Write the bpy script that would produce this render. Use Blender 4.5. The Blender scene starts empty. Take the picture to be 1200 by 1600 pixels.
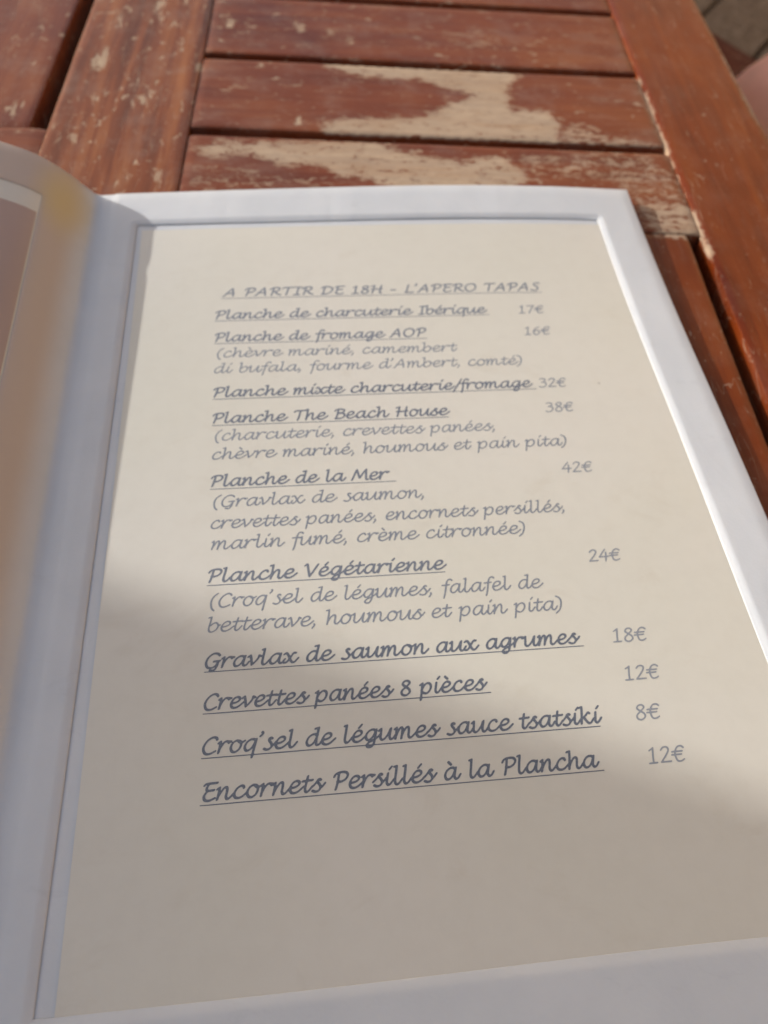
import bpy, bmesh, math, random
import numpy as np
from mathutils import Matrix, Vector, Euler

# ------------------------------------------------------------------ camera, sky, sun, exposure
scene = bpy.context.scene
C = scene.collection
MM = 0.001

cam_data = bpy.data.cameras.new('camera')
cam = bpy.data.objects.new('camera', cam_data); C.objects.link(cam)
Rc = Matrix(((0.9931598268514832, 0.04918517734911961, -0.10589795398149907),
             (-0.09901692385839633, 0.8354297190386701, -0.5406041373654009),
             (0.06188058756954873, 0.547392001107163, 0.8345854000675683)))
cam.matrix_world = Matrix.Translation((-0.0406, -0.1539, 0.2229)) @ Rc.to_4x4()
cam_data.sensor_fit = 'VERTICAL'
cam_data.sensor_height = 7.3
cam_data.lens = 5.475
cam_data.clip_start = 0.01
cam_data.clip_end = 200.0
cam_data.dof.use_dof = True
cam_data.dof.focus_distance = 0.217
cam_data.dof.aperture_fstop = 2.3
scene.camera = cam

SUN_DIR = Vector((-2.3, 0.93, 1.0)).normalized()
sun_el = math.asin(SUN_DIR.z)
sun_az = math.atan2(SUN_DIR.x, SUN_DIR.y)
world = bpy.data.worlds.new('World'); scene.world = world
world.use_nodes = True
wn = world.node_tree.nodes; wl = world.node_tree.links
bg = wn['Background']
sky = wn.new('ShaderNodeTexSky'); sky.sky_type = 'NISHITA'
sky.sun_disc = False
sky.sun_elevation = sun_el
sky.sun_rotation = sun_az
sky.air_density = 1.0
sky.dust_density = 4.0
sky.ozone_density = 0.3
wl.new(sky.outputs[0], bg.inputs[0])
bg.inputs[1].default_value = 0.15

sd = bpy.data.lights.new('sun', 'SUN'); sd.energy = 3.35; sd.angle = math.radians(0.53)
sd.color = (0.97, 0.97, 0.95)
sun = bpy.data.objects.new('sun', sd); C.objects.link(sun)
sun.rotation_euler = SUN_DIR.to_track_quat('Z', 'Y').to_euler()

scene.view_settings.view_transform = 'Standard'
scene.view_settings.look = 'None'
scene.view_settings.exposure = 0.2
scene.view_settings.gamma = 1.0

# ------------------------------------------------------------------ helpers
def tag(o, label=None, cat=None, group=None, kind=None):
    if label: o['label'] = label
    if cat: o['category'] = cat
    if group: o['group'] = group
    if kind: o['kind'] = kind
    return o

def empty(name, loc=(0, 0, 0), rz=0.0, parent=None):
    o = bpy.data.objects.new(name, None); C.objects.link(o)
    o.location = loc; o.rotation_euler = (0, 0, rz); o.empty_display_size = 0.02
    if parent: o.parent = parent
    return o

def mesh_obj(name, verts, faces, mat, parent=None, smooth=False):
    me = bpy.data.meshes.new(name)
    me.from_pydata([tuple(v) for v in verts], [], faces)
    me.materials.append(mat)
    if smooth: me.polygons.foreach_set('use_smooth', [True] * len(me.polygons))
    me.update()
    o = bpy.data.objects.new(name, me); C.objects.link(o)
    if parent: o.parent = parent
    return o

def recalc(o):
    bm = bmesh.new(); bm.from_mesh(o.data)
    bmesh.ops.remove_doubles(bm, verts=bm.verts, dist=1e-7)
    bmesh.ops.recalc_face_normals(bm, faces=bm.faces)
    bm.to_mesh(o.data); bm.free()

class NT:
    def __init__(s, name):
        s.m = bpy.data.materials.new(name); s.m.use_nodes = True
        s.t = s.m.node_tree; s.n = s.t.nodes; s.l = s.t.links
        s.b = s.n['Principled BSDF']
    def add(s, typ, **kw):
        nd = s.n.new(typ)
        for k, v in kw.items(): setattr(nd, k, v)
        return nd
    def link(s, a, b): s.l.new(a, b)
    def coord(s, kind='Object', scale=(1, 1, 1), offset=None):
        tc = s.add('ShaderNodeTexCoord'); mp = s.add('ShaderNodeMapping')
        mp.inputs['Scale'].default_value = scale
        src = tc.outputs[kind]
        if offset:
            oi = s.add('ShaderNodeObjectInfo'); mul = s.add('ShaderNodeVectorMath', operation='SCALE')
            cb = s.add('ShaderNodeCombineXYZ')
            s.link(oi.outputs['Random'], cb.inputs[0]); s.link(oi.outputs['Random'], cb.inputs[1])
            s.link(cb.outputs[0], mul.inputs[0]); mul.inputs['Scale'].default_value = offset
            ad = s.add('ShaderNodeVectorMath', operation='ADD')
            s.link(src, ad.inputs[0]); s.link(mul.outputs[0], ad.inputs[1]); src = ad.outputs[0]
        s.link(src, mp.inputs[0]); return mp.outputs[0]
    def noise(s, co, scale, detail=4, rough=0.55, dist=0.0):
        nd = s.add('ShaderNodeTexNoise'); s.link(co, nd.inputs['Vector'])
        nd.inputs['Scale'].default_value = scale; nd.inputs['Detail'].default_value = detail
        nd.inputs['Roughness'].default_value = rough; nd.inputs['Distortion'].default_value = dist
        return nd.outputs['Fac']
    def ramp(s, fac, stops, interp='LINEAR'):
        nd = s.add('ShaderNodeValToRGB'); s.link(fac, nd.inputs[0])
        cr = nd.color_ramp; cr.interpolation = interp
        while len(cr.elements) < len(stops): cr.elements.new(0.5)
        for e, (p, c) in zip(cr.elements, stops):
            e.position = p; e.color = (c, c, c, 1) if isinstance(c, (int, float)) else (*c, 1)
        return nd.outputs[0]
    def math(s, op, a, b=None, c=None):
        nd = s.add('ShaderNodeMath', operation=op)
        for i, v in enumerate((a, b, c)):
            if v is None: continue
            if isinstance(v, (int, float)): nd.inputs[i].default_value = v
            else: s.link(v, nd.inputs[i])
        return nd.outputs[0]
    def mix(s, fac, a, b, typ='MIX'):
        nd = s.add('ShaderNodeMix', data_type='RGBA', blend_type=typ)
        for sock, v in ((nd.inputs[0], fac), (nd.inputs[6], a), (nd.inputs[7], b)):
            if isinstance(v, (int, float)): sock.default_value = v
            elif isinstance(v, tuple): sock.default_value = (*v, 1)
            else: s.link(v, sock)
        return nd.outputs[2]
    def bump(s, h, strength, dist):
        nd = s.add('ShaderNodeBump'); nd.inputs['Strength'].default_value = strength
        nd.inputs['Distance'].default_value = dist; s.link(h, nd.inputs['Height'])
        s.link(nd.outputs[0], s.b.inputs['Normal'])
    def set(s, **kw):
        for k, v in kw.items():
            key = k.replace('_', ' ')
            if isinstance(v, (int, float)): s.b.inputs[key].default_value = v
            elif isinstance(v, tuple): s.b.inputs[key].default_value = (*v, 1) if len(v) == 3 else v
            else: s.link(v, s.b.inputs[key])

# ------------------------------------------------------------------ materials
def wood_material(name, c_dark, c_mid, c_light, worn=(0.55, 0.41, 0.28), rough=0.42, streak=1.0, spots=0.30, dusty=0.30):
    k = NT(name)
    co = k.coord('Object', (7, 95, 95), offset=13.0)
    co2 = k.coord('Object', (1, 1, 1), offset=7.0)
    long_ = k.noise(co, 1.0, 6, 0.6, 0.4)
    fine = k.noise(k.coord('Object', (30, 900, 900), offset=5.0), 1.0, 3, 0.6)
    blot = k.noise(co2, 14, 3, 0.55, 0.5)
    m = k.math('ADD', k.math('MULTIPLY', long_, 0.55 * streak), k.math('MULTIPLY', blot, 1.0 - 0.55 * streak))
    col = k.ramp(m, [(0.33, c_dark), (0.5, c_mid), (0.68, c_light)])
    pores = k.ramp(fine, [(0.30, 0.62), (0.44, 1.0)])
    col = k.mix(0.55, col, pores, 'MULTIPLY')
    # worn, bare patches: where they lie comes from the board itself, how ragged from noise
    at = k.add('ShaderNodeAttribute', attribute_name='wear')
    rag = k.noise(k.coord('Object', (110, 240, 240), offset=3.0), 1.0, 8, 0.72, 0.25)
    rag2 = k.noise(k.coord('Object', (420, 650, 650), offset=9.0), 1.0, 4, 0.6, 0.2)
    w = k.math('ADD', at.outputs['Fac'], k.math('MULTIPLY', k.math('SUBTRACT', rag, 0.5), 3.2))
    w = k.math('ADD', w, k.math('MULTIPLY', k.math('SUBTRACT', rag2, 0.5), 1.3))
    wmask = k.math('MULTIPLY', k.ramp(w, [(0.42, 0.0), (0.72, 1.0)]), k.ramp(at.outputs['Fac'], [(0.15, 0.35), (0.85, 1.0)]))
    flk = k.noise(k.coord('Object', (130, 260, 260), offset=11.0), 1.0, 3, 0.5, 0.6)
    big = k.noise(co2, 22, 2, 0.5)
    flm = k.ramp(k.math('ADD', flk, k.math('MULTIPLY', big, spots)), [(0.80, 0.0), (0.87, 1.0)])
    wornvar = k.mix(k.ramp(rag, [(0.3, 0.0), (0.7, 1.0)]), tuple(c * 0.72 for c in worn), worn)
    blot2 = k.noise(k.coord('Object', (18, 70, 70), offset=2.0), 1.0, 5, 0.65, 0.8)
    wornvar = k.mix(k.ramp(blot2, [(0.45, 0.0), (0.72, 0.75)]), wornvar, (worn[0]*0.62, worn[1]*0.48, worn[2]*0.38))
    wornvar = k.mix(k.ramp(fine, [(0.35, 0.5), (0.5, 0.0)]), wornvar, tuple(c * 0.6 for c in worn))
    wornvar = k.mix(k.ramp(k.noise(k.coord('Object', (9, 340, 340), offset=4.0), 1.0, 4, 0.6, 0.3), [(0.38, 0.0), (0.62, 0.55)]), wornvar, (worn[0]*0.66, worn[1]*0.66, worn[2]*0.70))
    # thin scratches: contour lines of stretched noise at two slants
    scr = None
    for rz_, off_ in ((0.9, 3.0), (-0.5, 8.0), (2.2, 15.0)):
        tcs = k.coord('Object', (1, 1, 1), offset=off_); mps = k.add('ShaderNodeMapping'); mps.inputs['Rotation'].default_value = (0, 0, rz_); mps.inputs['Scale'].default_value = (14, 110, 60)
        k.link(tcs, mps.inputs[0]); ns = k.noise(mps.outputs[0], 1.0, 2, 0.5, 0.2)
        ln_ = k.ramp(k.math('ABSOLUTE', k.math('SUBTRACT', ns, 0.53)), [(0.0, 1.0), (0.0045, 0.0)])
        ln_ = k.math('MULTIPLY', ln_, k.ramp(k.noise(tcs, 38, 3, 0.6), [(0.52, 0.0), (0.60, 1.0)]))
        scr = ln_ if scr is None else k.math('MAXIMUM', scr, ln_)
    mask = k.math('MAXIMUM', k.math('MULTIPLY', wmask, 0.92), k.math('MULTIPLY', flm, 0.7))
    mask = k.math('MAXIMUM', mask, k.math('MULTIPLY', scr, 0.55))
    col = k.mix(mask, col, wornvar)
    dust = k.noise(co2, 45, 5, 0.7)
    col = k.mix(k.ramp(dust, [(0.48, 0.0), (0.8, dusty)]), col, (0.33, 0.26, 0.21))
    rr = k.math('ADD', rough, k.math('MULTIPLY', mask, 0.35))
    rr = k.math('ADD', rr, k.math('MULTIPLY', k.math('SUBTRACT', blot, 0.5), 0.35))
    k.set(Base_Color=col, Roughness=rr)
    k.b.inputs['Specular IOR Level'].default_value = 0.28
    h = k.math('ADD', k.math('MULTIPLY', fine, 0.35), k.math('MULTIPLY', long_, 0.65))
    h = k.math('SUBTRACT', h, k.math('MULTIPLY', mask, 0.5))
    k.bump(h, 0.5, 0.0006)
    return k.m

WOOD = wood_material('varnished_red_wood', (0.115, 0.025, 0.009), (0.185, 0.047, 0.016), (0.245, 0.075, 0.026))
WOOD_R = wood_material('glossier_red_wood', (0.095, 0.014, 0.002), (0.165, 0.029, 0.004), (0.225, 0.050, 0.006), rough=0.34, streak=0.9, spots=0.24, dusty=0.12)
WOOD_L = wood_material('streaky_red_wood', (0.085, 0.025, 0.010), (0.205, 0.058, 0.019), (0.33, 0.120, 0.040), streak=1.4, spots=0.36)
CHAIRWOOD = wood_material('dark_red_chair_wood', (0.030, 0.007, 0.004), (0.045, 0.010, 0.005), (0.065, 0.016, 0.008), spots=0.0, dusty=0.0, rough=0.7)
CHAIRWOOD.node_tree.nodes['Principled BSDF'].inputs['Specular IOR Level'].default_value = 0.1
DECKWOOD = wood_material('weathered_deck_wood', (0.030, 0.018, 0.011), (0.050, 0.030, 0.019), (0.085, 0.055, 0.035), worn=(0.3, 0.26, 0.2), rough=0.7, spots=0.1)

def cover_material():
    k = NT('white_vinyl')
    co = k.coord('Object')
    grain = k.noise(co, 900, 3, 0.6)
    cloud = k.noise(co, 26, 4, 0.6, 0.4)
    smud = k.noise(k.coord('Object', (1, 2.4, 1)), 60, 5, 0.7, 0.6)
    col = k.mix(k.ramp(cloud, [(0.35, 0.0), (0.7, 1.0)]), (0.58, 0.595, 0.615), (0.63, 0.64, 0.655))
    col = k.mix(k.ramp(smud, [(0.60, 0.0), (0.78, 0.28)]), col, (0.42, 0.43, 0.46))
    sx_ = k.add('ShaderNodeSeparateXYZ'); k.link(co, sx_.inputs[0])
    leaf_shade = k.add('ShaderNodeMapRange'); leaf_shade.interpolation_type = 'SMOOTHSTEP'; k.link(sx_.outputs[0], leaf_shade.inputs[0])
    leaf_shade.inputs[1].default_value = -0.1275; leaf_shade.inputs[2].default_value = -0.136; leaf_shade.inputs[3].default_value = 0.0; leaf_shade.inputs[4].default_value = 0.8
    col = k.mix(leaf_shade.outputs[0], col, (0.53, 0.40, 0.31))  # brown shade on the arching left leaf, painted into the vinyl colour
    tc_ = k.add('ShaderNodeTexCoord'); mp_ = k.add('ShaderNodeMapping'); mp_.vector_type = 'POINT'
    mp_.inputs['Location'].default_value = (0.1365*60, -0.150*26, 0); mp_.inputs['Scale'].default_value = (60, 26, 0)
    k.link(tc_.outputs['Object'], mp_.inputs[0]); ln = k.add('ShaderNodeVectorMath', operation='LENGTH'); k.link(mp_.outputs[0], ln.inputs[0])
    yel_glow = k.ramp(k.math('ADD', ln.outputs['Value'], k.math('MULTIPLY', cloud, 0.4)), [(0.2, 0.85), (1.25, 0.0)], 'EASE')
    col = k.mix(yel_glow, col, (0.62, 0.47, 0.22))  # soft yellow glow of sunlight by the hinge, painted into the colour
    vo = k.add('ShaderNodeTexVoronoi'); vo.inputs['Scale'].default_value = 42; k.link(co, vo.inputs['Vector'])
    crumb = k.math('MULTIPLY', k.ramp(vo.outputs['Distance'], [(0.012, 0.6), (0.03, 0.0)]), k.ramp(smud, [(0.45, 0.0), (0.55, 1.0)]))
    col = k.mix(crumb, col, (0.17, 0.12, 0.09))
    k.set(Base_Color=col, Roughness=k.math('ADD', 0.30, k.math('MULTIPLY', cloud, 0.18)))
    k.b.inputs['Subsurface Weight'].default_value = 0.12
    k.b.inputs['Subsurface Radius'].default_value = (0.004, 0.003, 0.002)
    k.b.inputs['Subsurface Scale'].default_value = 0.6
    wav = k.noise(k.coord('Object', (1, 0.35, 1)), 34, 3, 0.5, 1.0)
    k.bump(k.math('ADD', k.math('MULTIPLY', grain, 0.22), k.math('ADD', cloud, k.math('MULTIPLY', wav, 1.6))), 0.30, 0.0009)
    return k.m
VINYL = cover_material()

def paper_material(name, base, warm, rough=0.5):
    k = NT(name)
    co = k.coord('Object')
    fib = k.noise(co, 650, 4, 0.7)
    cloud = k.noise(co, 9, 3, 0.5)
    mott = k.noise(co, 160, 4, 0.6)
    col = k.mix(k.ramp(cloud, [(0.35, 0.0), (0.65, 1.0)]), base, warm)
    col = k.mix(k.ramp(mott, [(0.3, 0.07), (0.6, 0.0)]), col, (0.44, 0.38, 0.30))
    stain = k.noise(k.coord('Object', (1, 1.6, 1)), 34, 5, 0.65, 0.8)
    col = k.mix(k.ramp(stain, [(0.58, 0.0), (0.76, 0.22)]), col, (0.50, 0.42, 0.31))
    sp = k.add('ShaderNodeTexVoronoi'); sp.inputs['Scale'].default_value = 24; k.link(co, sp.inputs['Vector'])
    dots = k.ramp(sp.outputs['Distance'], [(0.008, 0.55), (0.02, 0.0)])
    col = k.mix(dots, col, (0.16, 0.12, 0.10))
    k.set(Base_Color=col, Roughness=rough, Coat_Weight=0.8, Coat_Roughness=0.28)
    k.bump(k.math('ADD', fib, k.math('MULTIPLY', cloud, 6.0)), 0.16, 0.0003)
    rb = k.add('ShaderNodeBump'); rb.inputs['Strength'].default_value = 0.5; rb.inputs['Distance'].default_value = 0.002
    k.link(k.noise(k.coord('Object', (1, 0.5, 1)), 22, 2, 0.4, 1.2), rb.inputs['Height']); k.link(rb.outputs[0], k.b.inputs['Coat Normal'])
    return k.m
PAPER = paper_material('cream_paper', (0.675, 0.635, 0.555), (0.655, 0.62, 0.525), 0.38)
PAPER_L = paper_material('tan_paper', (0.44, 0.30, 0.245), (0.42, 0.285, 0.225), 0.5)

def simple(name, col, rough=0.6, scale=60, var=0.15, bumpd=0.0005, **kw):
    k = NT(name); co = k.coord('Object'); n = k.noise(co, scale, 4, 0.6)
    c = k.mix(k.ramp(n, [(0.3, 0.0), (0.7, 1.0)]), tuple(x * (1 - var) for x in col), tuple(min(1, x * (1 + var)) for x in col))
    k.set(Base_Color=c, Roughness=rough, **kw); k.bump(n, 0.2, bumpd); return k.m
CORE = simple('cut_board_core', (0.33, 0.30, 0.26), 0.8, 400, 0.06)
def ink_material(name, c):
    k = NT(name)
    co = k.coord('Object')
    n = k.noise(co, 2500, 2, 0.6)
    col = k.mix(k.ramp(n, [(0.35, 0.0), (0.75, 0.45)]), c, (0.34, 0.34, 0.35))
    k.set(Base_Color=col, Roughness=0.4, Coat_Weight=1.0, Coat_Roughness=0.3, Coat_IOR=1.7)
    return k.m
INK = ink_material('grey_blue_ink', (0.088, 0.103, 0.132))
INK_HALF_GLARE = ink_material('half_glare_blue_ink', (0.135, 0.15, 0.18))  # middle headings: some glare mixed into the ink colour
INK_GLARE = ink_material('glare_grey_blue_ink', (0.19, 0.205, 0.235))  # upper headings: glare over the print put into the ink colour
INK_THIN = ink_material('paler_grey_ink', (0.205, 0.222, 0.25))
INK_PALE_GLARE = ink_material('pale_glare_ink', (0.25, 0.265, 0.29))  # pale print of the prices; on upper descriptions, glare put into the colour

SKIN = simple('skin', (0.78, 0.36, 0.25), 0.5, 30, 0.08)
SKIN.node_tree.nodes['Principled BSDF'].inputs['Subsurface Weight'].default_value = 0.1
SKIN.node_tree.nodes['Principled BSDF'].inputs['Subsurface Scale'].default_value = 0.01
CANVAS = simple('shade_parasol_canvas', (0.62, 0.55, 0.45), 0.8, 40, 0.06)
METAL = simple('grey_metal', (0.3, 0.3, 0.31), 0.4, 40, 0.05)
BRASS = simple('brass', (0.45, 0.32, 0.12), 0.35, 40, 0.05)
DARKWOOD = simple('deck_joist_wood', (0.03, 0.022, 0.016), 0.9)

# ------------------------------------------------------------------ deck far below the table
DECK_Z = -0.745
deck = empty('deck', (0.6, 1.2, DECK_Z), 0)
tag(deck, 'weathered brown plank deck below the table', 'deck', kind='structure')
mesh_obj('deck_underlay', [(-9, -9, -0.04), (12, -9, -0.04), (12, 14, -0.04), (-9, 14, -0.04)], [(0, 1, 2, 3)], DARKWOOD, deck)

def plank_mesh(name, L, w, t, r=0.0025, mat=None, nx=1):
    prof = [(-w/2, -t), (-w/2, -r), (-w/2 + 0.3*r, -0.3*r), (-w/2 + r, 0), (w/2 - r, 0), (w/2 - 0.3*r, -0.3*r), (w/2, -r), (w/2, -t)]
    V = []; F = []; n = len(prof)
    for i in range(nx + 1):
        x = -L/2 + L*i/nx
        V += [(x, y, z) for y, z in prof]
    for i in range(nx):
        for j in range(n):
            a = i*n + j; b = i*n + (j+1) % n
            F.append((a, a + n, b + n, b))
    F.append(tuple(range(n))); F.append(tuple(reversed(range(nx*n, nx*n + n))))
    me = bpy.data.meshes.new(name); me.from_pydata(V, [], F); me.materials.append(mat)
    bm = bmesh.new(); bm.from_mesh(me); bmesh.ops.recalc_face_normals(bm, faces=bm.faces); bm.to_mesh(me); bm.free()
    return me

dk = plank_mesh('deck_plank', 2.4, 0.185, 0.03, 0.004, DECKWOOD)
ang = math.radians(50)
ux, uy = math.cos(ang), math.sin(ang); vx, vy = -uy, ux
base = Vector((1.1765, 2.1125))            # a joint between two planks passes here
rng = random.Random(4)
for r in range(-15, 11):
    off = rng.uniform(0, 2.4)
    for c in range(-4, 4):
        cx_ = base.x + vx*(r + 0.5)*0.195 + ux*(c*2.406 + off)
        cy_ = base.y + vy*(r + 0.5)*0.195 + uy*(c*2.406 + off)
        if not (-3.2 < cx_ < 5.2 and -3.2 < cy_ < 6.2): continue
        o = bpy.data.objects.new('plank', dk); C.objects.link(o); o.parent = deck
        o.location = (cx_ - 0.6, cy_ - 1.2, rng.uniform(-0.001, 0.001)); o.rotation_euler = (0, 0, ang)

BOUNCE_WALLM = simple('bounce_wall_terracotta', (0.33, 0.235, 0.14), 0.9, 6, 0.12)  # for an unseen surface added to throw warm light back on the menu
bounce_wall = mesh_obj('bounce_wall', [(x, y, z) for x in (2.0, 2.2) for y in (-3.0, 5.0) for z in (DECK_Z - 0.02, 2.4)], [(0, 1, 3, 2), (4, 6, 7, 5), (0, 4, 5, 1), (2, 3, 7, 6), (0, 2, 6, 4), (1, 5, 7, 3)], BOUNCE_WALLM)
tag(bounce_wall, 'unseen terracotta slab added right of the deck to bounce warm light', 'bounce_wall')
recalc(bounce_wall)

# ------------------------------------------------------------------ table
TH = -math.radians(3.9)
TOP = -0.0042
TS = 0.9964
table = empty('garden_table', (-0.0406*(1-TS), -0.1539*(1-TS), DECK_Z), TH); table.scale = (TS, TS, 1)
tag(table, 'worn red-brown wooden slatted garden table under the open white menu', 'table')

PATCH = {
 'B1': ([(-33.9, 302.5), (-16.3, 302.8), (17.0, 302.3), (50.5, 301.1), (79.4, 300.2), (71.4, 286.8), (67.8, 273.0), (69.1, 260.0), (85.9, 259.4), (95.3, 250.6), (88.3, 228), (57.7, 228), (30.2, 228), (-3.8, 228), (-35.7, 228), (-36.8, 241.1), (-17.1, 244.4), (10.5, 247.2), (24.8, 253.3), (32.6, 263.5), (45.9, 271.2), (42.6, 275.5), (30.3, 279.9), (19.8, 287.1), (1.6, 286.2), (-12.9, 286.3), (-23.7, 290.8), (-33.9, 294.8)], 1.15),
 'B2': ([(88.3, 228), (95.3, 249), (111.2, 246.3), (115.2, 240.5), (132.3, 236.5), (141.3, 230.7), (145.8, 227.4)], 0.62),
 'B3': ([(-51.7, 243.6), (-47.3, 243.9), (-47.1, 235.5), (-51.4, 235.1)], 0.95),
 'A1': ([(-98.3, 213.8), (-85.8, 218.0), (-60.0, 219.9), (-37.2, 222.7), (-7.4, 222.5), (10.5, 213.4), (35.1, 209.5), (59.3, 216.8), (61.6, 208.4), (70.2, 197.9), (58.6, 183.9), (7.0, 175.7), (-5.2, 184.7), (-17.7, 192.4), (-24.1, 190.9), (-36.8, 198.1), (-46.5, 201.3), (-54.3, 198.0), (-62.4, 202.9), (-78.7, 208.4), (-87.8, 203.4), (-97.6, 207.1)], 0.92),
 'A2': ([(62.7, 217.0), (97.2, 219.4), (118.8, 224.4), (138.7, 219.3), (146.5, 208.4), (148.6, 189.3), (146.5, 160.4), (120.2, 160.9), (113.0, 195.2), (70.2, 197.9)], 0.50),
 'A3': ([(121.9, 176), (150, 180), (150, 152), (124.4, 152)], 0.72),
 'A4': ([(-74.2, 188.8), (-58.6, 188.2), (-55.3, 183.2), (-67.5, 181.4)], 0.55),
 'A5': ([(-100, 200), (-70, 196), (0, 176), (60, 170), (60, 157), (-100, 157)], 0.40),
 'C1': ([(-95.1, 345.9), (-90.2, 346.5), (-89.4, 335.6), (-94.3, 335.1)], 0.9),
 'C2': ([(-56.3, 348.5), (-48.7, 350.9), (-47.2, 335.4), (-52.0, 333.3)], 0.62),
 'C3': ([(-36.9, 338.7), (-31.2, 339.3), (-27.4, 328.2), (-33.0, 329.1)], 0.62),
 'C4': ([(-23.6, 330.9), (-19.0, 331.3), (-16.0, 323.3), (-21.7, 322.7)], 0.62),
 'C5': ([(30, 345), (70, 350), (72, 325), (40, 320)], 0.36),
 'L1': ([(-165.1, 289.6), (-159.4, 307.7), (-156.4, 304.4), (-155.2, 281.7), (-161.4, 278.4)], 0.85),
 'L2': ([(-134.5, 257.4), (-131.2, 257.7), (-127.1, 244.4), (-129.9, 245.4)], 0.95),
 'L3': ([(-160.6, 349.1), (-155.7, 353.7), (-154.0, 330.4), (-157.7, 326.2)], 0.6),
 'L4': ([(-140.0, 363.6), (-131.7, 364.5), (-133.4, 341.8), (-137.9, 347.6)], 0.7),
 'L5': ([(-132.4, 188.7), (-128.8, 189.0), (-127.9, 182.8), (-131.5, 182.6)], 0.85),
 'L6': ([(-117.7, 192.8), (-113.5, 193.1), (-113.2, 181.2), (-116.4, 182.5)], 0.95),
 'L7': ([(-107.9, 292.8), (-104.1, 293.1), (-103.4, 284.3), (-107.2, 284.0)], 0.95),
 'L8': ([(-118.4, 308.1), (-113.0, 310.8), (-114.5, 304.9), (-117.9, 303.1)], 0.8),
 'D1': ([(-198.9, 239.8), (-193.9, 246.3), (-191.6, 241.6), (-195.1, 231.8)], 0.85),
 'R1': ([(146, 300), (149.5, 300), (150, 223), (146, 223)], 0.75),
 'R2': ([(146, 222), (149.4, 222), (149.4, 150), (146, 150)], 0.5),
 'R3': ([(207.5, 345), (212, 345), (212, 255), (206.5, 255)], 0.62),
 'R4': ([(146, 149), (151, 149), (151.3, 141), (146, 141)], 0.8),
}
def poly_sdf(P, poly):
    """signed distance, positive inside (mm)"""
    P = P[:, None, :]; A = np.array(poly, float)[None]; B = np.roll(A, -1, axis=1)
    e = B - A; w = P - A
    t = np.clip((w*e).sum(-1)/((e*e).sum(-1) + 1e-12), 0, 1)
    d = np.sqrt(((w - e*t[..., None])**2).sum(-1)).min(1)
    c = ((A[..., 1] > P[..., 1]) != (B[..., 1] > P[..., 1])) & (P[..., 0] < (B[..., 0]-A[..., 0])*(P[..., 1]-A[..., 1])/(B[..., 1]-A[..., 1] + 1e-12) + A[..., 0])
    ins = (c.sum(1) % 2) == 1
    return np.where(ins, d, -d)
def wear_at(P):
    w = np.zeros(len(P))
    for poly, inten in PATCH.values():
        d = poly_sdf(P, poly)
        size = 1.6 if len(poly) < 7 else 5.0
        w = np.maximum(w, min(inten, 0.98)*np.clip(d/(2*size) + 0.56, 0, 1))
    return w

def board(name, a0, a1, b0, b1, along, mat, t=22, r=0.9, z=0.0, step=2.6, fine=True, seed=0, round_ends=0.6):
    """one board of the table; a across, b along the table's own axes (mm). local X runs along the board"""
    ca, cb = (a0+a1)/2, (b0+b1)/2
    L, w = (b1-b0, a1-a0) if along == 'b' else (a1-a0, b1-b0)
    nx = max(2, int(L/step)) if fine else 2
    ny = max(2, int((w-2*r)/step)) if fine else 1
    prof = [(-w/2, -t), (-w/2, -0.5*t), (-w/2, -2.3*r), (-w/2, -r), (-w/2 + 0.3*r, -0.3*r), (-w/2 + r, 0.0)]
    prof += [(-w/2 + r + (w-2*r)*j/ny, 0.0) for j in range(1, ny)]
    prof += [(w/2 - r, 0.0), (w/2 - 0.3*r, -0.3*r), (w/2, -r), (w/2, -2.3*r), (w/2, -0.5*t), (w/2, -t)]
    prof = np.array(prof); n = len(prof)
    xs = np.linspace(-L/2, L/2, nx + 1)
    X = np.repeat(xs, n); Y = np.tile(prof[:, 0], nx+1); Z = np.tile(prof[:, 1], nx+1)
    if along == 'b': PA = ca - Y; PB = cb + X      # rotated by +90 degrees
    else: PA = ca + X; PB = cb + Y
    W = wear_at(np.stack([PA, PB], 1)) if fine else np.zeros(len(X))
    rg = np.random.RandomState(seed)
    if fine:
        edge = np.clip(1 - (w/2 - np.abs(Y))/2.0, 0, 1)
        ph = rg.rand(8)*6.28
        und = sum(np.sin(X*f + p)*a for f, p, a in zip((0.021, 0.05, 0.11, 0.23, 0.61, 1.3), ph, (0.25, 0.15, 0.1, 0.08, 0.07, 0.06)))
        Y = Y + np.sign(Y)*edge*und*0.55
        Z = Z + np.where(Z > -2*r, -edge*np.clip(W, 0, 1)*0.9*(0.5 + 0.5*np.sin(X*0.9 + ph[7])), 0)
        Z = Z + np.where(Z > -2*r, 0.12*np.sin(X*0.03 + ph[6]) * np.cos(Y*0.06 + ph[5]), 0)
        endd = np.clip(1 - (L/2 - np.abs(X))/0.9, 0, 1)
        Z = Z - np.where(Z > -2*r, endd*round_ends, 0)
        W = np.where(Z > -2*r, W + edge*0.16, 0)
    V = np.stack([X, Y, Z], 1)*MM
    F = []
    for i in range(nx):
        for j in range(n-1):
            a = i*n + j; F.append((a, a+n, a+n+1, a+1))
        F.append((i*n + n-1, (i+1)*n + n-1, (i+1)*n, i*n))
    F.append(tuple(range(n))); F.append(tuple(reversed(range(nx*n, nx*n+n))))
    o = mesh_obj(name, V, F, mat, table)
    at = o.data.attributes.new('wear', 'FLOAT', 'POINT'); at.data.foreach_set('value', W.astype(np.float32))
    bm = bmesh.new(); bm.from_mesh(o.data); bmesh.ops.recalc_face_normals(bm, faces=bm.faces); bm.to_mesh(o.data); bm.free()
    o.data.polygons.foreach_set('use_smooth', [len(p.vertices) == 4 for p in o.data.polygons])
    try: o.data.set_sharp_from_angle(angle=math.radians(35))
    except Exception: pass
    o.location = (ca*MM, cb*MM, TOP - DECK_Z + z*MM)
    if along == 'b': o.rotation_euler = (0, 0, math.pi/2)
    return o

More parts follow.
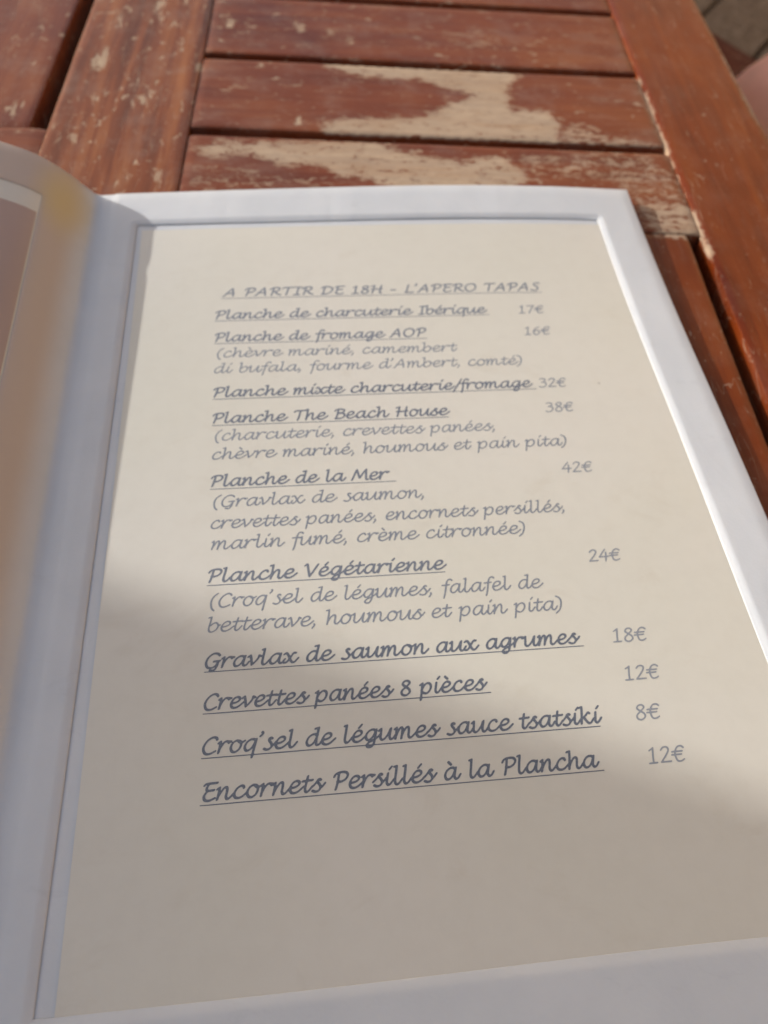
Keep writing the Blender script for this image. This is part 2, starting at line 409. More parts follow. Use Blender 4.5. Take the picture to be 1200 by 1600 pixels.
RB, RT = -700, 760       # the table's near and far ends along its own axis
board('rail', 148.5, 209.8, RB, RT, 'b', WOOD_R, t=26, r=1.6, seed=1, step=2.8)
board('rail', -174.6, -104.3, RB, RT, 'b', WOOD_L, t=26, r=1.2, seed=2, step=2.8)
board('rail', -498, -436.5, RB, RT, 'b', WOOD, t=26, fine=False)
board('slat', -104.0, 148.1, 156.4, 223.4, 'a', WOOD, seed=3, z=-0.3)
board('slat', -104.0, 148.1, 230.2, 299.4, 'a', WOOD, seed=4, z=-0.2)
board('slat', -104.0, 148.1, 306.2, 374.4, 'a', WOOD, seed=5, z=-0.4)
board('slat', -104.0, 148.1, 381.2, 450.0, 'a', WOOD, seed=6, z=-0.2)
for k_ in range(4): board('slat', -104.0, 148.1, 457 + k_*75, 525 + k_*75, 'a', WOOD, fine=False)
# long boards of the near panel, under the menu
w_ = 55.6
for k_ in range(4):
    a1_ = 141.3 - k_*62.3
    board('slat', a1_ - w_, a1_, RB + 60, 156.0, 'b', WOOD_R, seed=10+k_, z=-0.5, fine=(k_ == 0))
board('crosspiece', -104.0, 148.1, RB, RB + 59, 'a', WOOD, fine=False)
# left panels: long boards beyond a crosspiece
board('crosspiece', -436.2, -174.9, 157.0, 223.3, 'a', WOOD, seed=20, step=3.5, z=-0.2)
a1_ = -183.8
board('slat', a1_ - 76, a1_, 223.7, RT, 'b', WOOD, seed=21, z=-0.3, step=3.2)
for k_ in range(1, 3): board('slat', a1_ - 76 - k_*85, a1_ - k_*85, 223.7, RT, 'b', WOOD, fine=False)
for k_ in range(3): board('slat', -436.2, -174.9, 80 - k_*76, 148.5 - k_*76, 'a', WOOD, fine=False)
# battens and legs that carry the top
for b_ in (-600, 190, 700): board('batten', -490, 200, b_ - 20, b_ + 20, 'a', WOOD, t=30, z=-27, fine=False)
def leg(a, b):
    V = []; s1, s2 = 0.026, 0.021; H = TOP - DECK_Z - 0.058
    for z, s in ((0.0, s2), (0.01, s2+0.001), (H, s1)):
        V += [(-s, -s, z), (s, -s, z), (s, s, z), (-s, s, z)]
    F = [(3, 2, 1, 0), (8, 9, 10, 11)]
    for i in (0, 4):
        for j in range(4): F.append((i+j, i+(j+1) % 4, i+4+(j+1) % 4, i+4+j))
    o = mesh_obj('leg', V, F, WOOD, table); o.location = (a*MM, b*MM, 0); return o
for a_, b_ in ((170, 700), (-460, 700), (170, -600), (-460, -600)): leg(a_, b_)

# ------------------------------------------------------------------ the menu cover (mm, world axes)
WARP0 = 60.0
def warp(x, y):
    """the far edge of the right-hand board is bowed up a little in the middle"""
    u = max(0.0, 1 - (x/124.0)**2); v = max(0.0, (y - WARP0)/108.0)
    far = (2.4*min(1.0, max(0.0, (x + 90)/180)) + 2.4*u)*v*v
    return far - 0.00013*max(0.0, x - 30)**2
def flat(x, y, n):
    return (x, y, n + warp(x, y))

def slab(name, xs, ys, hole, n0, n1, fmap, mat, parent, bev=0.5, smooth=True, hshift=None, segs=2):
    """a board built on a grid: cells for which hole(xc, yc) is true are cut out"""
    nx, ny = len(xs), len(ys)
    vid = {}; V = []; F = []
    def v(i, j, k):
        key = (i, j, k)
        if key not in vid:
            x, y = xs[i], ys[j]
            if hshift: x, y = hshift(x, y)
            vid[key] = len(V); V.append([c*MM for c in fmap(x, y, n1 if k else n0)])
        return vid[key]
    solid = lambda i, j: 0 <= i < nx-1 and 0 <= j < ny-1 and not hole((xs[i]+xs[i+1])/2, (ys[j]+ys[j+1])/2)
    for i in range(nx-1):
        for j in range(ny-1):
            if not solid(i, j): continue
            F.append((v(i, j, 1), v(i+1, j, 1), v(i+1, j+1, 1), v(i, j+1, 1)))
            F.append((v(i, j, 0), v(i, j+1, 0), v(i+1, j+1, 0), v(i+1, j, 0)))
            if not solid(i-1, j): F.append((v(i, j, 0), v(i, j, 1), v(i, j+1, 1), v(i, j+1, 0)))
            if not solid(i+1, j): F.append((v(i+1, j, 1), v(i+1, j, 0), v(i+1, j+1, 0), v(i+1, j+1, 1)))
            if not solid(i, j-1): F.append((v(i, j, 1), v(i, j, 0), v(i+1, j, 0), v(i+1, j, 1)))
            if not solid(i, j+1): F.append((v(i, j+1, 0), v(i, j+1, 1), v(i+1, j+1, 1), v(i+1, j+1, 0)))
    o = mesh_obj(name, V, F, mat, parent)
    recalc(o)
    if bev:
        bm = bmesh.new(); bm.from_mesh(o.data)
        ed = [e for e in bm.edges if len(e.link_faces) == 2 and e.calc_face_angle(0) > math.radians(50)]
        bmesh.ops.bevel(bm, geom=ed, offset=bev*MM, segments=segs, profile=0.5, affect='EDGES', clamp_overlap=True)
        bm.to_mesh(o.data); bm.free()
    if smooth:
        o.data.polygons.foreach_set('use_smooth', [True]*len(o.data.polygons))
        try: o.data.set_sharp_from_angle(angle=math.radians(50))
        except Exception: pass
    return o
def lin(a, b, step):
    n = max(1, int(round((b-a)/step))); return [a + (b-a)*i/n for i in range(n)]

menu = empty('menu_cover', (0, 0, 0))
tag(menu, 'open white vinyl menu cover lying on the wooden table, left side arching up', 'menu cover')
XL, XR, YB, YT = -125.4, 126.6, -171.0, 171.3
wx0, wx1, wy0, wy1 = -107.3, 105.0, -148.0, 148.6
no = lambda x, y: False
prof = [(-100, 1.0), (-112, 1.0), (-118, 0.95), (-121.5, 0.75), (-124.5, 0.6), (-127.0, 1.3), (-129.0, 3.4), (-131.4, 6.1), (-135.7, 11.0), (-140.0, 15.2), (-146.6, 20.4), (-153.4, 23.9), (-160.3, 26.8), (-168, 29.8), (-180, 32.6), (-195, 33.0), (-215, 31.8), (-240, 27.4), (-270, 19.3), (-300, 11.0), (-330, 5.0), (-355, 1.4), (-378, 0.0)]
def catmull(pts, sub):
    P = [np.array(p, float) for p in pts]; P = [2*P[0]-P[1]] + P + [2*P[-1]-P[-2]]; out = []
    for i in range(1, len(P)-2):
        for k in range(sub):
            t = k/sub
            out.append(0.5*((2*P[i]) + (-P[i-1]+P[i+1])*t + (2*P[i-1]-5*P[i]+4*P[i+1]-P[i+2])*t*t + (-P[i-1]+3*P[i]-3*P[i+1]+P[i+2])*t**3))
    out.append(P[-2]); return np.array(out)
cv = catmull(prof, 8)
sl = np.concatenate([[0], np.cumsum(np.linalg.norm(np.diff(cv, axis=0), axis=1))]); sl -= 18.0   # way along the curve from x = -118
def arch(u, y, n):
    """u: position across the open cover; right of -118 it is x, left of it the way along the arching side. n: above the inner face"""
    if u >= -118: return (u, y, 1.0 + n + warp(u, y))
    s_ = -118 - u
    x = np.interp(s_, sl, cv[:, 0]); z = np.interp(s_, sl, cv[:, 1])
    e = 1.2
    tx = np.interp(s_+e, sl, cv[:, 0]) - np.interp(s_-e, sl, cv[:, 0]); tz = np.interp(s_+e, sl, cv[:, 1]) - np.interp(s_-e, sl, cv[:, 1])
    q = math.hypot(tx, tz) + 1e-9; nx_, nz_ = tz/q, -tx/q
    z *= 1 - 0.0006*min(170.0, max(0.0, 170.0 - y))      # the arch sinks a little towards the near edge
    return (x + nx_*n, y, z + nz_*n)
UL = -118 - float(sl[-1]) + 1
thick = lambda u: 1.4 if u > -121 else max(0.7, 1.4 - (-121 - u)*0.1)
wsr, wsl, wyl0, wyl1 = -149.6, UL + 23, -148.0, 147.0
def inner(u, y, n):
    if n < 0.5: return arch(u, y, -thick(u))
    # the vinyl rolls down softly into each window
    def gap(x0, x1, y0, y1, reach):
        dx = max(x0 - u, u - x1, 0.0); dy = max(y0 - y, y - y1, 0.0)
        return max(0.0, 1 - math.hypot(dx, dy)/reach)
    k = gap(wx0 - 2.6*(wy1 - y)/(wy1 - wy0), wx1, wy0, wy1, 2.8)
    k2 = gap(wsl, wsr, wyl0, wyl1, 2.6)
    return arch(u, y, -0.95*k**1.4 - 0.15*k2**1.6)
def outer(u, y, n): return arch(u, y, -thick(u) - 0.02 - (0.0 if n > 0.5 else (2.5 if u > -118 else max(1.4, 2.5 - (-118 - u)*0.2))))
arc_x = lin(UL, -200, 8) + lin(-200, wsr, 4) + lin(wsr, -140, 2) + lin(-140, -118, 1)
oy = lin(YB, WARP0, 25) + lin(WARP0, YT, 7) + [YT]
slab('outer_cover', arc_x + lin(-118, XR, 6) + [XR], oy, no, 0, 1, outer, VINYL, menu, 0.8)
XR -= 0.9; YT -= 0.6
fx = lin(UL + 0.4, wsl, 6) + lin(wsl, -200, 8) + lin(-200, wsr, 4) + lin(wsr, -140, 2) + lin(-140, -118, 1) + lin(-118, -112, 2) + lin(-112, wx0, 0.7) + lin(wx0, wx1, 7) + lin(wx1, wx1 + 4, 0.7) + lin(wx1 + 4, XR - 0.4, 6) + [XR - 0.4]
fy = lin(YB + 0.4, wy0 - 4, 7) + lin(wy0 - 4, wy0, 0.7) + lin(wy0, WARP0, 12) + lin(WARP0, wyl1, 7) + [wyl1] + lin(wy1, wy1 + 4, 0.7) + lin(wy1 + 4, YT - 0.3, 6) + [YT - 0.3]
def skew(x, y):
    # the left side of the window is cut a little askew, and the board edge is not ruler straight
    k = max(0.0, 1 - abs(x - wx0)/10.0)
    x = x - k*2.6*(wy1 - y)/(wy1 - wy0)
    return x + 0.25*math.sin(y*0.035 + 1) * (1 if x > 95 else 0), y + 0.2*math.sin(x*0.04)
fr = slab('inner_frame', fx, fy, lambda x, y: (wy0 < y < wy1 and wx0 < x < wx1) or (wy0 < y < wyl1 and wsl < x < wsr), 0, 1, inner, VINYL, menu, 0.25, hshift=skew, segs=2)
fr.data.materials.append(CORE)
for p_ in fr.data.polygons:
    c_ = p_.center
    if abs(p_.normal.z) < 0.45 and (wx1 - 3)*MM < c_.x < (wx1 + 1)*MM and (wy0 - 1)*MM < c_.y < (wy1 + 1)*MM: p_.material_index = 1

# ------------------------------------------------------------------ the printed sheets
sheet = empty('menu_sheet', (0, 0, 0))
tag(sheet, 'cream printed tapas price list sheet set in the right-hand menu frame', 'menu sheet')
sx = lin(-105.0, 106.0, 7) + [106.0]; sy = lin(-150.3, WARP0, 12) + lin(WARP0, 145.0, 6) + [145.0]
slab('paper', sx, sy, no, -0.30, 0.0, flat, PAPER, sheet, 0.0)
lsheet = empty('menu_sheet', (-0.25, 0, 0.02))
tag(lsheet, 'tan sheet in the arched left side of the open menu', 'menu sheet')
onarch = lambda u, y, n: arch(u, y, n - thick(u))
base_l = slab('backing_paper', lin(wsl - 4, -200, 8) + lin(-200, wsr + 3, 4) + [wsr + 3], lin(-152.0, 150.0, 14) + [150.0], no, 0.03, 0.2, onarch, PAPER, menu, 0.0)
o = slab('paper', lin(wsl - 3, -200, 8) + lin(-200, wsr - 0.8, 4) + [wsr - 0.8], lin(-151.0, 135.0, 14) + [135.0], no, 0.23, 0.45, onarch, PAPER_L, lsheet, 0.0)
o.matrix_parent_inverse = Matrix.Translation((0.25, 0, -0.02))

# ------------------------------------------------------------------ handwriting: pen strokes in units of the x-height (100)
G = {}
def g(ch, adv, *strokes): G[ch] = (adv, strokes)
g('a', 104, [(80,86),(66,98),(46,96),(24,74),(12,38),(20,6),(38,2),(58,22),(72,54),(81,90)], [(84,97),(77,52),(75,18),(85,1),(100,10),(114,38)])
g('b', 90, [(4,156),(22,163)], [(22,163),(18,92),(14,32),(24,2),(46,0),(70,26),(77,64),(64,90),(46,90),(26,66)], [(76,64),(90,66)])
g('c', 84, [(70,80),(64,96),(48,98),(26,78),(12,40),(20,8),(42,0),(66,12),(94,44)])
g('d', 104, [(80,86),(66,98),(46,96),(24,74),(12,38),(20,6),(38,2),(58,22),(72,54),(81,90)], [(64,156),(87,163)], [(87,163),(80,100),(75,40),(79,4),(96,6),(116,40)])
g('e', 86, [(20,42),(48,50),(68,68),(68,90),(50,99),(28,84),(12,42),(22,6),(46,0),(70,14),(98,46)])
g('f', 62, [(84,146),(72,162),(54,156),(42,120),(34,40),(27,-20),(20,-54)], [(8,88),(62,92)])
g('g', 100, [(80,86),(66,98),(46,96),(24,74),(14,42),(22,12),(40,10),(58,30),(72,60),(81,92)], [(84,97),(78,40),(70,-22),(54,-52),(32,-54),(22,-36),(36,-14),(64,4),(92,26),(108,46)])
g('h', 102, [(2,156),(20,163)], [(21,163),(18,84),(12,0)], [(12,14),(28,60),(50,94),(66,92),(68,64),(65,24),(73,2),(88,6),(110,40)])
g('i', 54, [(24,97),(20,52),(18,18),(28,0),(42,8),(62,42)], [(34,138),(47,160)])
g('k', 94, [(2,156),(20,163)], [(21,163),(18,84),(12,0)], [(74,90),(62,98),(44,72),(20,46)], [(34,52),(46,26),(62,2),(78,2),(100,38)])
g('l', 60, [(12,157),(26,163)], [(27,163),(22,92),(18,24),(28,0),(44,6),(66,42)])
g('m', 142, [(4,86),(16,98)], [(17,98),(15,50),(10,0)], [(10,12),(26,62),(44,96),(56,90),(55,50),(50,0)], [(50,12),(66,62),(86,96),(99,92),(101,62),(98,22),(107,1),(122,6),(148,40)])
g('n', 102, [(4,86),(16,98)], [(17,98),(15,50),(10,0)], [(10,12),(28,60),(50,96),(64,92),(66,62),(63,24),(71,1),(86,6),(110,40)])
g('o', 90, [(44,98),(22,80),(10,42),(20,6),(42,-2),(66,20),(76,60),(66,90),(44,98)], [(54,95),(66,80),(84,80),(98,90)])
g('p', 96, [(2,84),(18,98)], [(19,98),(14,30),(6,-58)], [(12,34),(32,78),(56,98),(76,86),(79,50),(64,14),(42,0),(20,12)])
g('q', 96, [(80,86),(66,98),(46,96),(24,74),(12,38),(20,6),(38,2),(58,22),(72,54),(81,90)], [(84,97),(76,30),(66,-60)])
g('r', 78, [(4,86),(16,98)], [(17,98),(15,50),(10,0)], [(11,18),(26,64),(46,94),(64,96),(72,82)], [(64,96),(86,92)])
S_IN = [(0,34),(20,58),(42,96)]
g('s', 72, S_IN, [(58,90),(48,99),(37,90),(40,72),(54,48),(58,24),(46,2),(26,-4),(8,6)], [(57,22),(72,38),(86,62)])
g('t', 64, [(36,136),(29,80),(23,24),(31,0),(46,6),(68,42)], [(4,91),(68,96)])
g('u', 106, [(2,84),(15,98)], [(17,98),(15,50),(14,16),(26,0),(46,14),(68,54),(80,92)], [(84,97),(78,50),(76,16),(86,0),(100,8),(118,42)])
g('v', 84, [(2,84),(15,98)], [(16,98),(24,60),(32,4)], [(32,4),(54,34),(72,68),(76,94)], [(76,94),(90,84)])
g('x', 94, [(4,86),(18,97),(32,76),(50,26),(66,2),(82,8),(104,42)], [(84,94),(68,94),(48,52),(26,8),(8,2)])
g("'", 36, [(22,166),(28,150),(12,124)])
g(',', 40, [(18,14),(22,2),(8,-28)])
g('(', 58, [(54,158),(26,120),(12,60),(22,-6),(42,-36)])
g(')', 56, [(6,158),(34,128),(42,70),(28,2),(0,-36)])
g('/', 56, [(76,165),(2,-40)])
g('-', 70, [(12,50),(52,52)])
g(' ', 60)
g('A', 122, [(2,2),(14,8),(40,70),(76,148)], [(76,148),(86,70),(92,2)], [(26,50),(94,54)])
g('P', 104, [(42,136),(36,60),(26,0)], [(12,108),(20,130),(46,147),(84,146),(100,118),(88,82),(58,62),(34,66)])
g('R', 114, [(42,136),(36,60),(26,0)], [(12,108),(20,130),(46,147),(82,146),(96,120),(84,86),(56,70),(36,72)], [(56,70),(80,24),(112,2)])
g('T', 104, [(10,124),(20,142),(60,145),(112,148)], [(62,144),(54,60),(44,0)])
g('I', 74, [(22,147),(76,149)], [(50,147),(42,60),(38,2)], [(10,0),(64,2)])
g('D', 124, [(44,140),(36,60),(30,4)], [(14,116),(26,140),(60,148),(100,130),(114,86),(96,32),(60,4),(16,2)])
g('E', 100, [(18,130),(32,143),(98,148)], [(46,142),(34,100),(40,80)], [(40,76),(24,40),(32,6),(60,-2),(92,14)], [(40,78),(82,82)])
g('H', 126, [(14,134),(40,148)], [(42,148),(34,70),(24,0)], [(106,148),(98,70),(94,8),(110,4)], [(16,72),(112,78)])
g('L', 94, [(44,148),(34,60),(24,6)], [(14,4),(60,0),(92,6)])
g('O', 126, [(66,148),(34,128),(14,72),(28,14),(58,-2),(96,28),(112,88),(98,134),(66,148)])
g('S', 90, [(90,132),(76,148),(48,142),(36,114),(52,84),(74,52),(64,14),(36,-2),(10,12)])
g('B', 110, [(44,138),(36,60),(28,4)], [(14,116),(26,140),(60,148),(92,134),(88,98),(50,80)], [(50,80),(92,72),(98,30),(66,2),(18,2)])
g('G', 118, [(102,122),(88,144),(60,148),(28,112),(14,54),(30,6),(62,2),(86,26),(96,62)], [(66,62),(108,66)], [(98,62),(90,6),(72,-26),(48,-22)])
g('M', 146, [(6,2),(24,70),(42,146)], [(42,146),(56,80),(70,26)], [(70,26),(96,90),(122,148)], [(122,148),(122,70),(126,8),(142,4)])
g('V', 108, [(8,130),(24,147),(34,80),(48,2)], [(48,2),(76,66),(104,140)])
g('C', 106, [(98,122),(88,144),(64,147),(34,116),(14,58),(28,6),(60,-2),(94,18)])
g('1', 88, [(22,114),(50,141)], [(50,141),(44,70),(42,2)], [(14,0),(70,2)])
g('2', 88, [(16,112),(34,138),(60,138),(70,110),(50,64),(10,4)], [(10,3),(80,5)])
g('3', 88, [(16,130),(44,142),(68,122),(58,90),(32,76)], [(32,76),(64,72),(74,38),(52,2),(22,-2),(8,8)])
g('4', 92, [(60,142),(36,96),(8,48)], [(8,46),(86,50)], [(66,98),(62,40),(58,-4)])
g('6', 88, [(74,138),(40,114),(14,58),(22,8),(46,-2),(72,28),(66,66),(42,76),(16,46)])
g('7', 88, [(12,136),(82,139)], [(82,139),(52,70),(28,-2)])
g('8', 88, [(46,76),(22,104),(34,136),(60,139),(72,112),(46,76),(16,40),(20,6),(46,-4),(72,20),(70,50),(46,76)])
g('\u20ac', 98, [(92,120),(74,140),(46,128),(26,70),(36,8),(62,0),(86,14)], [(6,86),(80,88)], [(2,58),(72,60)])
ACUTE = [(50,128),(68,158)]; GRAVE = [(34,158),(52,130)]
for c_, b_, ac in (('\u00e9', 'e', ACUTE), ('\u00e8', 'e', GRAVE), ('\u00e0', 'a', GRAVE)): G[c_] = (G[b_][0], G[b_][1] + (ac,))

def spline(pts):
    if len(pts) < 3: return np.array(pts, float)
    return catmull(pts, 5)
SL = 0.10     # slant
def layout(text):
    x = 0.0; segs = []
    prev = ''
    for ch in text:
        adv, strokes = G[ch]
        if ch == 's' and prev in ' \u2019': strokes = strokes[1:]
        for st in strokes:
            P = spline(st).copy(); P[:, 1] = np.where(P[:, 1] > 98, 98 + (P[:, 1]-98)*0.86, P[:, 1]); P[:, 0] += x + P[:, 1]*SL
            segs.append(P)
        x += adv
        prev = ch
    return segs, x

def pen_mesh(segs, sx, xh, a, b, th=math.radians(38), under=None, res=15.0):
    """sweep an oval nib along the strokes; returns verts (mm) and faces. sx: mm per unit along, xh/100 mm per unit up"""
    h = xh/res
    sy = xh/100.0
    pad = a*sy*1.6
    Pm = [np.stack([s_[:, 0]*sx, s_[:, 1]*sy], 1) for s_ in segs]
    allp = np.concatenate(Pm)
    mn = allp.min(0) - pad; mx = allp.max(0) + pad
    if under: mn[0] = min(mn[0], under[0]-0.3); mx[0] = max(mx[0], under[1]+0.3); mn[1] = min(mn[1], under[2]-0.4)
    nx = int((mx[0]-mn[0])/h) + 2; ny = int((mx[1]-mn[1])/h) + 2
    D = np.full((nx, ny), 9.0)
    c, s = math.cos(th), math.sin(th)
    M = np.array([[c/(a*sy), s/(a*sy)], [-s/(b*sy), c/(b*sy)]])
    R = a*sy*1.45
    for P in Pm:
        for p, q in zip(P[:-1], P[1:]):
            lo = ((np.minimum(p, q) - R - mn)/h).astype(int); hi = ((np.maximum(p, q) + R - mn)/h).astype(int) + 2
            lo = np.maximum(lo, 0); hi = np.minimum(hi, (nx, ny))
            gx = mn[0] + np.arange(lo[0], hi[0])*h; gy = mn[1] + np.arange(lo[1], hi[1])*h
            X, Y = np.meshgrid(gx, gy, indexing='ij')
            W = np.stack([X - p[0], Y - p[1]], -1) @ M.T
            e = M @ (q - p); t = np.clip((W @ e)/(e @ e + 1e-12), 0, 1)
            d = np.sqrt(((W - t[..., None]*e)**2).sum(-1)) - 1
            blk = D[lo[0]:hi[0], lo[1]:hi[1]]; np.minimum(blk, d, out=blk)
    if under:
        gx = mn[0] + np.arange(nx)*h; gy = mn[1] + np.arange(ny)*h
        X, Y = np.meshgrid(gx, gy, indexing='ij')
        hw = under[3]/2
        d = np.maximum(np.abs(Y - under[2])/hw - 1, np.maximum(under[0] - X, X - under[1])/0.2)
        # keep the crossing clean: the line's field in the same units as the nib's
        D = np.minimum(D, d)
    V = []; F = []; vid = {}
    ins = D < 0
    S = ins[:-1, :-1].astype(int) + ins[1:, :-1] + ins[1:, 1:] + ins[:-1, 1:]
    def corner(i, j):
        k = (i, j)
        if k not in vid: vid[k] = len(V); V.append((mn[0] + i*h, mn[1] + j*h))
        return vid[k]
    def cross(i, j, i2, j2):
        k = (i, j, i2, j2) if (i, j) < (i2, j2) else (i2, j2, i, j)
        if k not in vid:
            d0, d1 = D[k[0], k[1]], D[k[2], k[3]]; t = min(0.98, max(0.02, d0/(d0 - d1)))
            vid[k] = len(V); V.append((mn[0] + (k[0] + (k[2]-k[0])*t)*h, mn[1] + (k[1] + (k[3]-k[1])*t)*h))
        return vid[k]
    for i, j in zip(*np.nonzero(S)):
        cs = ((i, j), (i+1, j), (i+1, j+1), (i, j+1)); f = []
        for k in range(4):
            p, q = cs[k], cs[(k+1) % 4]
            if ins[p]: f.append(corner(*p))
            if ins[p] != ins[q]: f.append(cross(p[0], p[1], q[0], q[1]))
        if len(f) >= 3: F.append(f)
    return np.array(V), F

def write(name, text, x0, x1, y, mat, a, b, under=None, xh=3.25, dz=0.05):
    segs, adv = layout(text)
    allx = np.concatenate([s_[:, 0] for s_ in segs])
    sx = (x1 - x0)/(allx.max() - allx.min()); off = allx.min()
    for s_ in segs: s_[:, 0] -= off
    ul = None
    if under: ul = (under[0] - x0, under[1] - x0, under[2] - y, 0.30)
    V, F = pen_mesh(segs, sx, xh, a, b, under=ul)
    VV = [((vx_ + x0)*MM, (vy_ + y)*MM, (dz + warp(vx_ + x0, vy_ + y))*MM) for vx_, vy_ in V]
    o = mesh_obj(name, VV, F, mat, sheet)
    return sx*100/xh

BO = (13.4, 8.2); RE = (10.0, 6.2)
heads = [
 ('A PARTIR DE 18H - L\u2019APERO TAPAS', -69.0, 67.6, 101.4, (-70.0, 67.8, 100.1)),
 ('Planche de charcuterie Ib\u00e9rique', -71.6, 41.4, 88.2, (-72.2, 42.3, 87.0)),
 ('Planche de fromage AOP', -71.6, 13.8, 75.4, (-72.2, 14.0, 74.2)),
 ('Planche mixte charcuterie/fromage', -71.6, 52.6, 46.1, (-72.2, 54.0, 44.9)),
 ('Planche The Beach House', -71.6, 17.3, 33.3, (-72.2, 16.8, 32.1)),
 ('Planche de la Mer', -71.6, -8.8, 4.6, (-72.2, -6.6, 3.4)),
 ('Planche V\u00e9g\u00e9tarienne', -71.6, 6.3, -33.2, (-72.3, 5.8, -34.4)),
 ('Gravlax de saumon aux agrumes', -71.8, 45.4, -62.6, (-72.4, 46.3, -63.8)),
 ('Crevettes pan\u00e9es 8 pi\u00e8ces', -71.8, 12.9, -75.5, (-72.4, 13.8, -76.7)),
 ('Croq\u2019sel de l\u00e9gumes sauce tsatsiki', -71.9, 45.8, -88.4, (-72.5, 45.0, -89.6)),
 ('Encornets Persill\u00e9s \u00e0 la Plancha', -71.4, 41.6, -101.2, (-72.5, 42.8, -102.4)),
]
G['\u2019'] = G["'"]
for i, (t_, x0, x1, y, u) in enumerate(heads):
    k = write('title_line' if i == 0 else 'dish_name', t_, x0, x1, y, INK_GLARE if i < 3 else INK_HALF_GLARE if i < 7 else INK, *BO, under=u)
    print('%-36s aspect %.2f' % (t_, k))
descr = [
 ('(ch\u00e8vre marin\u00e9, camembert', -70.6, 25.5, 66.7), ('di bufala, fourme d\u2019Ambert, comt\u00e9)', -71.6, 50.8, 58.4),
 ('(charcuterie, crevettes pan\u00e9es,', -70.6, 33.1, 25.0), ('ch\u00e8vre marin\u00e9, houmous et pain pita)', -71.5, 59.6, 16.5),
 ('(Gravlax de saumon,', -70.6, 2.2, -4.1), ('crevettes pan\u00e9es, encornets persill\u00e9s,', -71.3, 51.5, -12.8), ('marlin fum\u00e9, cr\u00e8me citronn\u00e9e)', -71.0, 35.9, -21.0),
 ('(Croq\u2019sel de l\u00e9gumes, falafel de', -70.8, 37.7, -42.3), ('betterave, houmous et pain pita)', -71.3, 42.3, -50.7),
]
for t_, x0, x1, y in descr:
    k = write('dish_description', t_, x0, x1, y, INK_PALE_GLARE if y > 20 else INK_THIN, *RE); print('%-36s aspect %.2f' % (t_, k))
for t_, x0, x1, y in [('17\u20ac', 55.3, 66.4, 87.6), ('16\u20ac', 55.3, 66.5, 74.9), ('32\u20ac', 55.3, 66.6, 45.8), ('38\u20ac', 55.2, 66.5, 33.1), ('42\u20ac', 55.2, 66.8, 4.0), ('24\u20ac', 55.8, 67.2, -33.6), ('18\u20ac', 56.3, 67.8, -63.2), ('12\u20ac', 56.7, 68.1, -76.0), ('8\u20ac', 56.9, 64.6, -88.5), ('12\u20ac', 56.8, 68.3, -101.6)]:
    k = write('price', t_, x0, x1, y, INK_PALE_GLARE, *RE); print(t_, k)

# ------------------------------------------------------------------ parasol: unseen, added so that its edge shades the near half of the page
D0 = 2.5
e_mid = Vector((-0.010, -0.071, 0)) + SUN_DIR*D0
ed = Vector((192, -84, 0)).normalized(); inn = Vector((-ed.y, ed.x, 0))
if inn.y > 0: inn = -inn
ap = 1.25
ctr = e_mid + inn*ap
shade_parasol = empty('shade_parasol', (ctr.x, ctr.y, DECK_Z), 0)
tag(shade_parasol, 'unseen beige canvas sunshade added so that its edge shades the page', 'shade_parasol')
ea = math.atan2(-inn.y, -inn.x)
Rr = ap/math.cos(math.pi/8); Hc = e_mid.z - DECK_Z
ring = [(Rr*math.cos(ea + math.pi/8 + i*math.pi/4), Rr*math.sin(ea + math.pi/8 + i*math.pi/4), Hc) for i in range(8)]
Vp = ring + [(x, y, z - 0.004) for x, y, z in ring] + [(0, 0, Hc + 0.42), (0, 0, Hc + 0.412)]
Fp = []
for i in range(8):
    j = (i+1) % 8; Fp += [(i, j, 16), (8+j, 8+i, 17), (i, 8+i, 8+j, j)]
mesh_obj('shade_parasol_canopy', Vp, Fp, CANVAS, shade_parasol)
def tube(name, p0, p1, r0, r1, mat, parent, n=12):
    p0, p1 = Vector(p0), Vector(p1); q = (p1-p0).to_track_quat('Z', 'Y'); V = []
    for p, r in ((p0, r0), (p1, r1)):
        for i in range(n):
            t = 2*math.pi*i/n; V.append(p + q @ Vector((r*math.cos(t), r*math.sin(t), 0)))
    F = [(i, (i+1) % n, n+(i+1) % n, n+i) for i in range(n)] + [tuple(reversed(range(n))), tuple(range(n, 2*n))]
    return mesh_obj(name, V, F, mat, parent, smooth=False)
tube('shade_parasol_pole', (0, 0, 0.02), (0, 0, Hc + 0.40), 0.02, 0.019, METAL, shade_parasol)
tube('base', (0, 0, 0), (0, 0, 0.05), 0.22, 0.2, METAL, shade_parasol, 24)
for i in range(8):
    x, y, z = ring[i]; tube('shade_parasol_rib', (0, 0, Hc + 0.395), (x*0.985, y*0.985, z - 0.012), 0.007, 0.006, METAL, shade_parasol, 6)

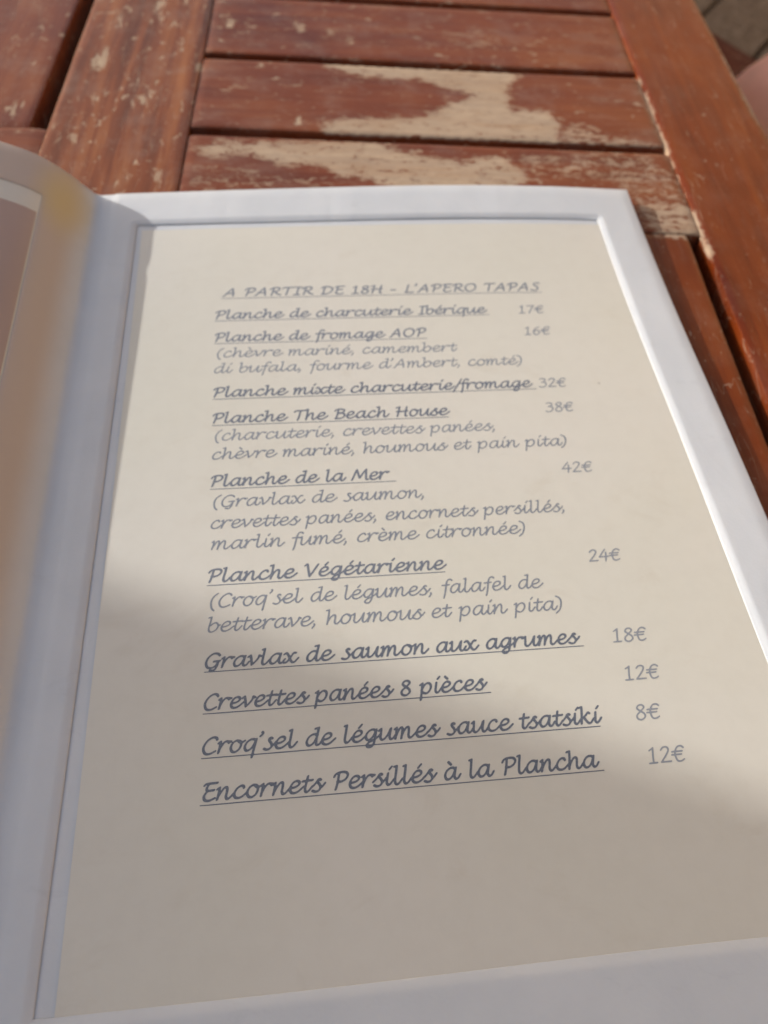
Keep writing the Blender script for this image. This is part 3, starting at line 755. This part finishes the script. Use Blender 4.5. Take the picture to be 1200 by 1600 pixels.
# ------------------------------------------------------------------ a chair and a bare knee beyond the table's right edge
chair = empty('garden_chair', (0.446, 0.880, DECK_Z), math.radians(-63.6))
tag(chair, 'dark red wooden garden chair beyond the right edge of the table', 'chair')
sl_me = plank_mesh('chair_slat', 0.46, 0.062, 0.02, 0.002, CHAIRWOOD)
for i in range(6):
    o = bpy.data.objects.new('seat_slat', sl_me); C.objects.link(o); o.parent = chair; o.location = (0, -0.16 + i*0.0635, 0.44)
def bar(name, p, d, parent, mat):
    x, y, z = p; a, b, c = d
    V = [(x+sx_*a/2, y+sy_*b/2, z+sz_*c/2) for sx_ in (-1, 1) for sy_ in (-1, 1) for sz_ in (-1, 1)]
    F = [(0, 1, 3, 2), (4, 6, 7, 5), (0, 4, 5, 1), (2, 3, 7, 6), (0, 2, 6, 4), (1, 5, 7, 3)]
    o = mesh_obj(name, V, F, mat, parent)
    bm = bmesh.new(); bm.from_mesh(o.data); bmesh.ops.recalc_face_normals(bm, faces=bm.faces)
    bmesh.ops.bevel(bm, geom=bm.edges[:], offset=0.003, segments=2, affect='EDGES'); bm.to_mesh(o.data); bm.free()
    return o
for sx_ in (-1, 1):
    bar('leg', (sx_*0.205, -0.19, 0.21), (0.04, 0.04, 0.42), chair, CHAIRWOOD)
    bar('leg', (sx_*0.205, 0.20, 0.21), (0.04, 0.04, 0.42), chair, CHAIRWOOD)
    bar('seat_rail', (sx_*0.18, 0.0, 0.405), (0.03, 0.34, 0.03), chair, CHAIRWOOD)

person = empty('person', (0.62 - 0.040, 0.12 + 0.050, DECK_Z + 0.014), 0)
tag(person, 'bare knee of a person seated beside the right edge of the table', 'person')
chain = [((0.78, -0.28, -0.10), 0.115), ((0.70, -0.10, -0.10), 0.110), ((0.60, 0.08, -0.10), 0.104), ((0.50, 0.25, -0.105), 0.097), ((0.430, 0.360, -0.112), 0.096), ((0.403, 0.390, -0.18), 0.078), ((0.405, 0.39, -0.30), 0.070), ((0.415, 0.38, -0.42), 0.062), ((0.425, 0.372, -0.56), 0.040), ((0.43, 0.37, -0.66), 0.036), ((0.42, 0.38, -0.705), 0.040), ((0.37, 0.41, -0.715), 0.030), ((0.28, 0.47, -0.725), 0.022), ((0.245, 0.495, -0.73), 0.014)]
me = bpy.data.meshes.new('bare_leg')
me.from_pydata([(Vector(p) - Vector((0.62, 0.12, DECK_Z))) for p, r in chain], [(i, i+1) for i in range(len(chain)-1)], [])
me.materials.append(SKIN)
lg = bpy.data.objects.new('bare_leg', me); C.objects.link(lg); lg.parent = person
md = lg.modifiers.new('skin', 'SKIN')
for v_, (p, r) in zip(me.skin_vertices[0].data, chain): v_.radius = (r, r)
me.skin_vertices[0].data[0].use_root = True
md.use_smooth_shade = True
ms = lg.modifiers.new('sub', 'SUBSURF'); ms.levels = 2; ms.render_levels = 2
print('objects', len(bpy.data.objects), 'tris', sum(len(o.data.polygons) for o in bpy.data.objects if o.type == 'MESH'))
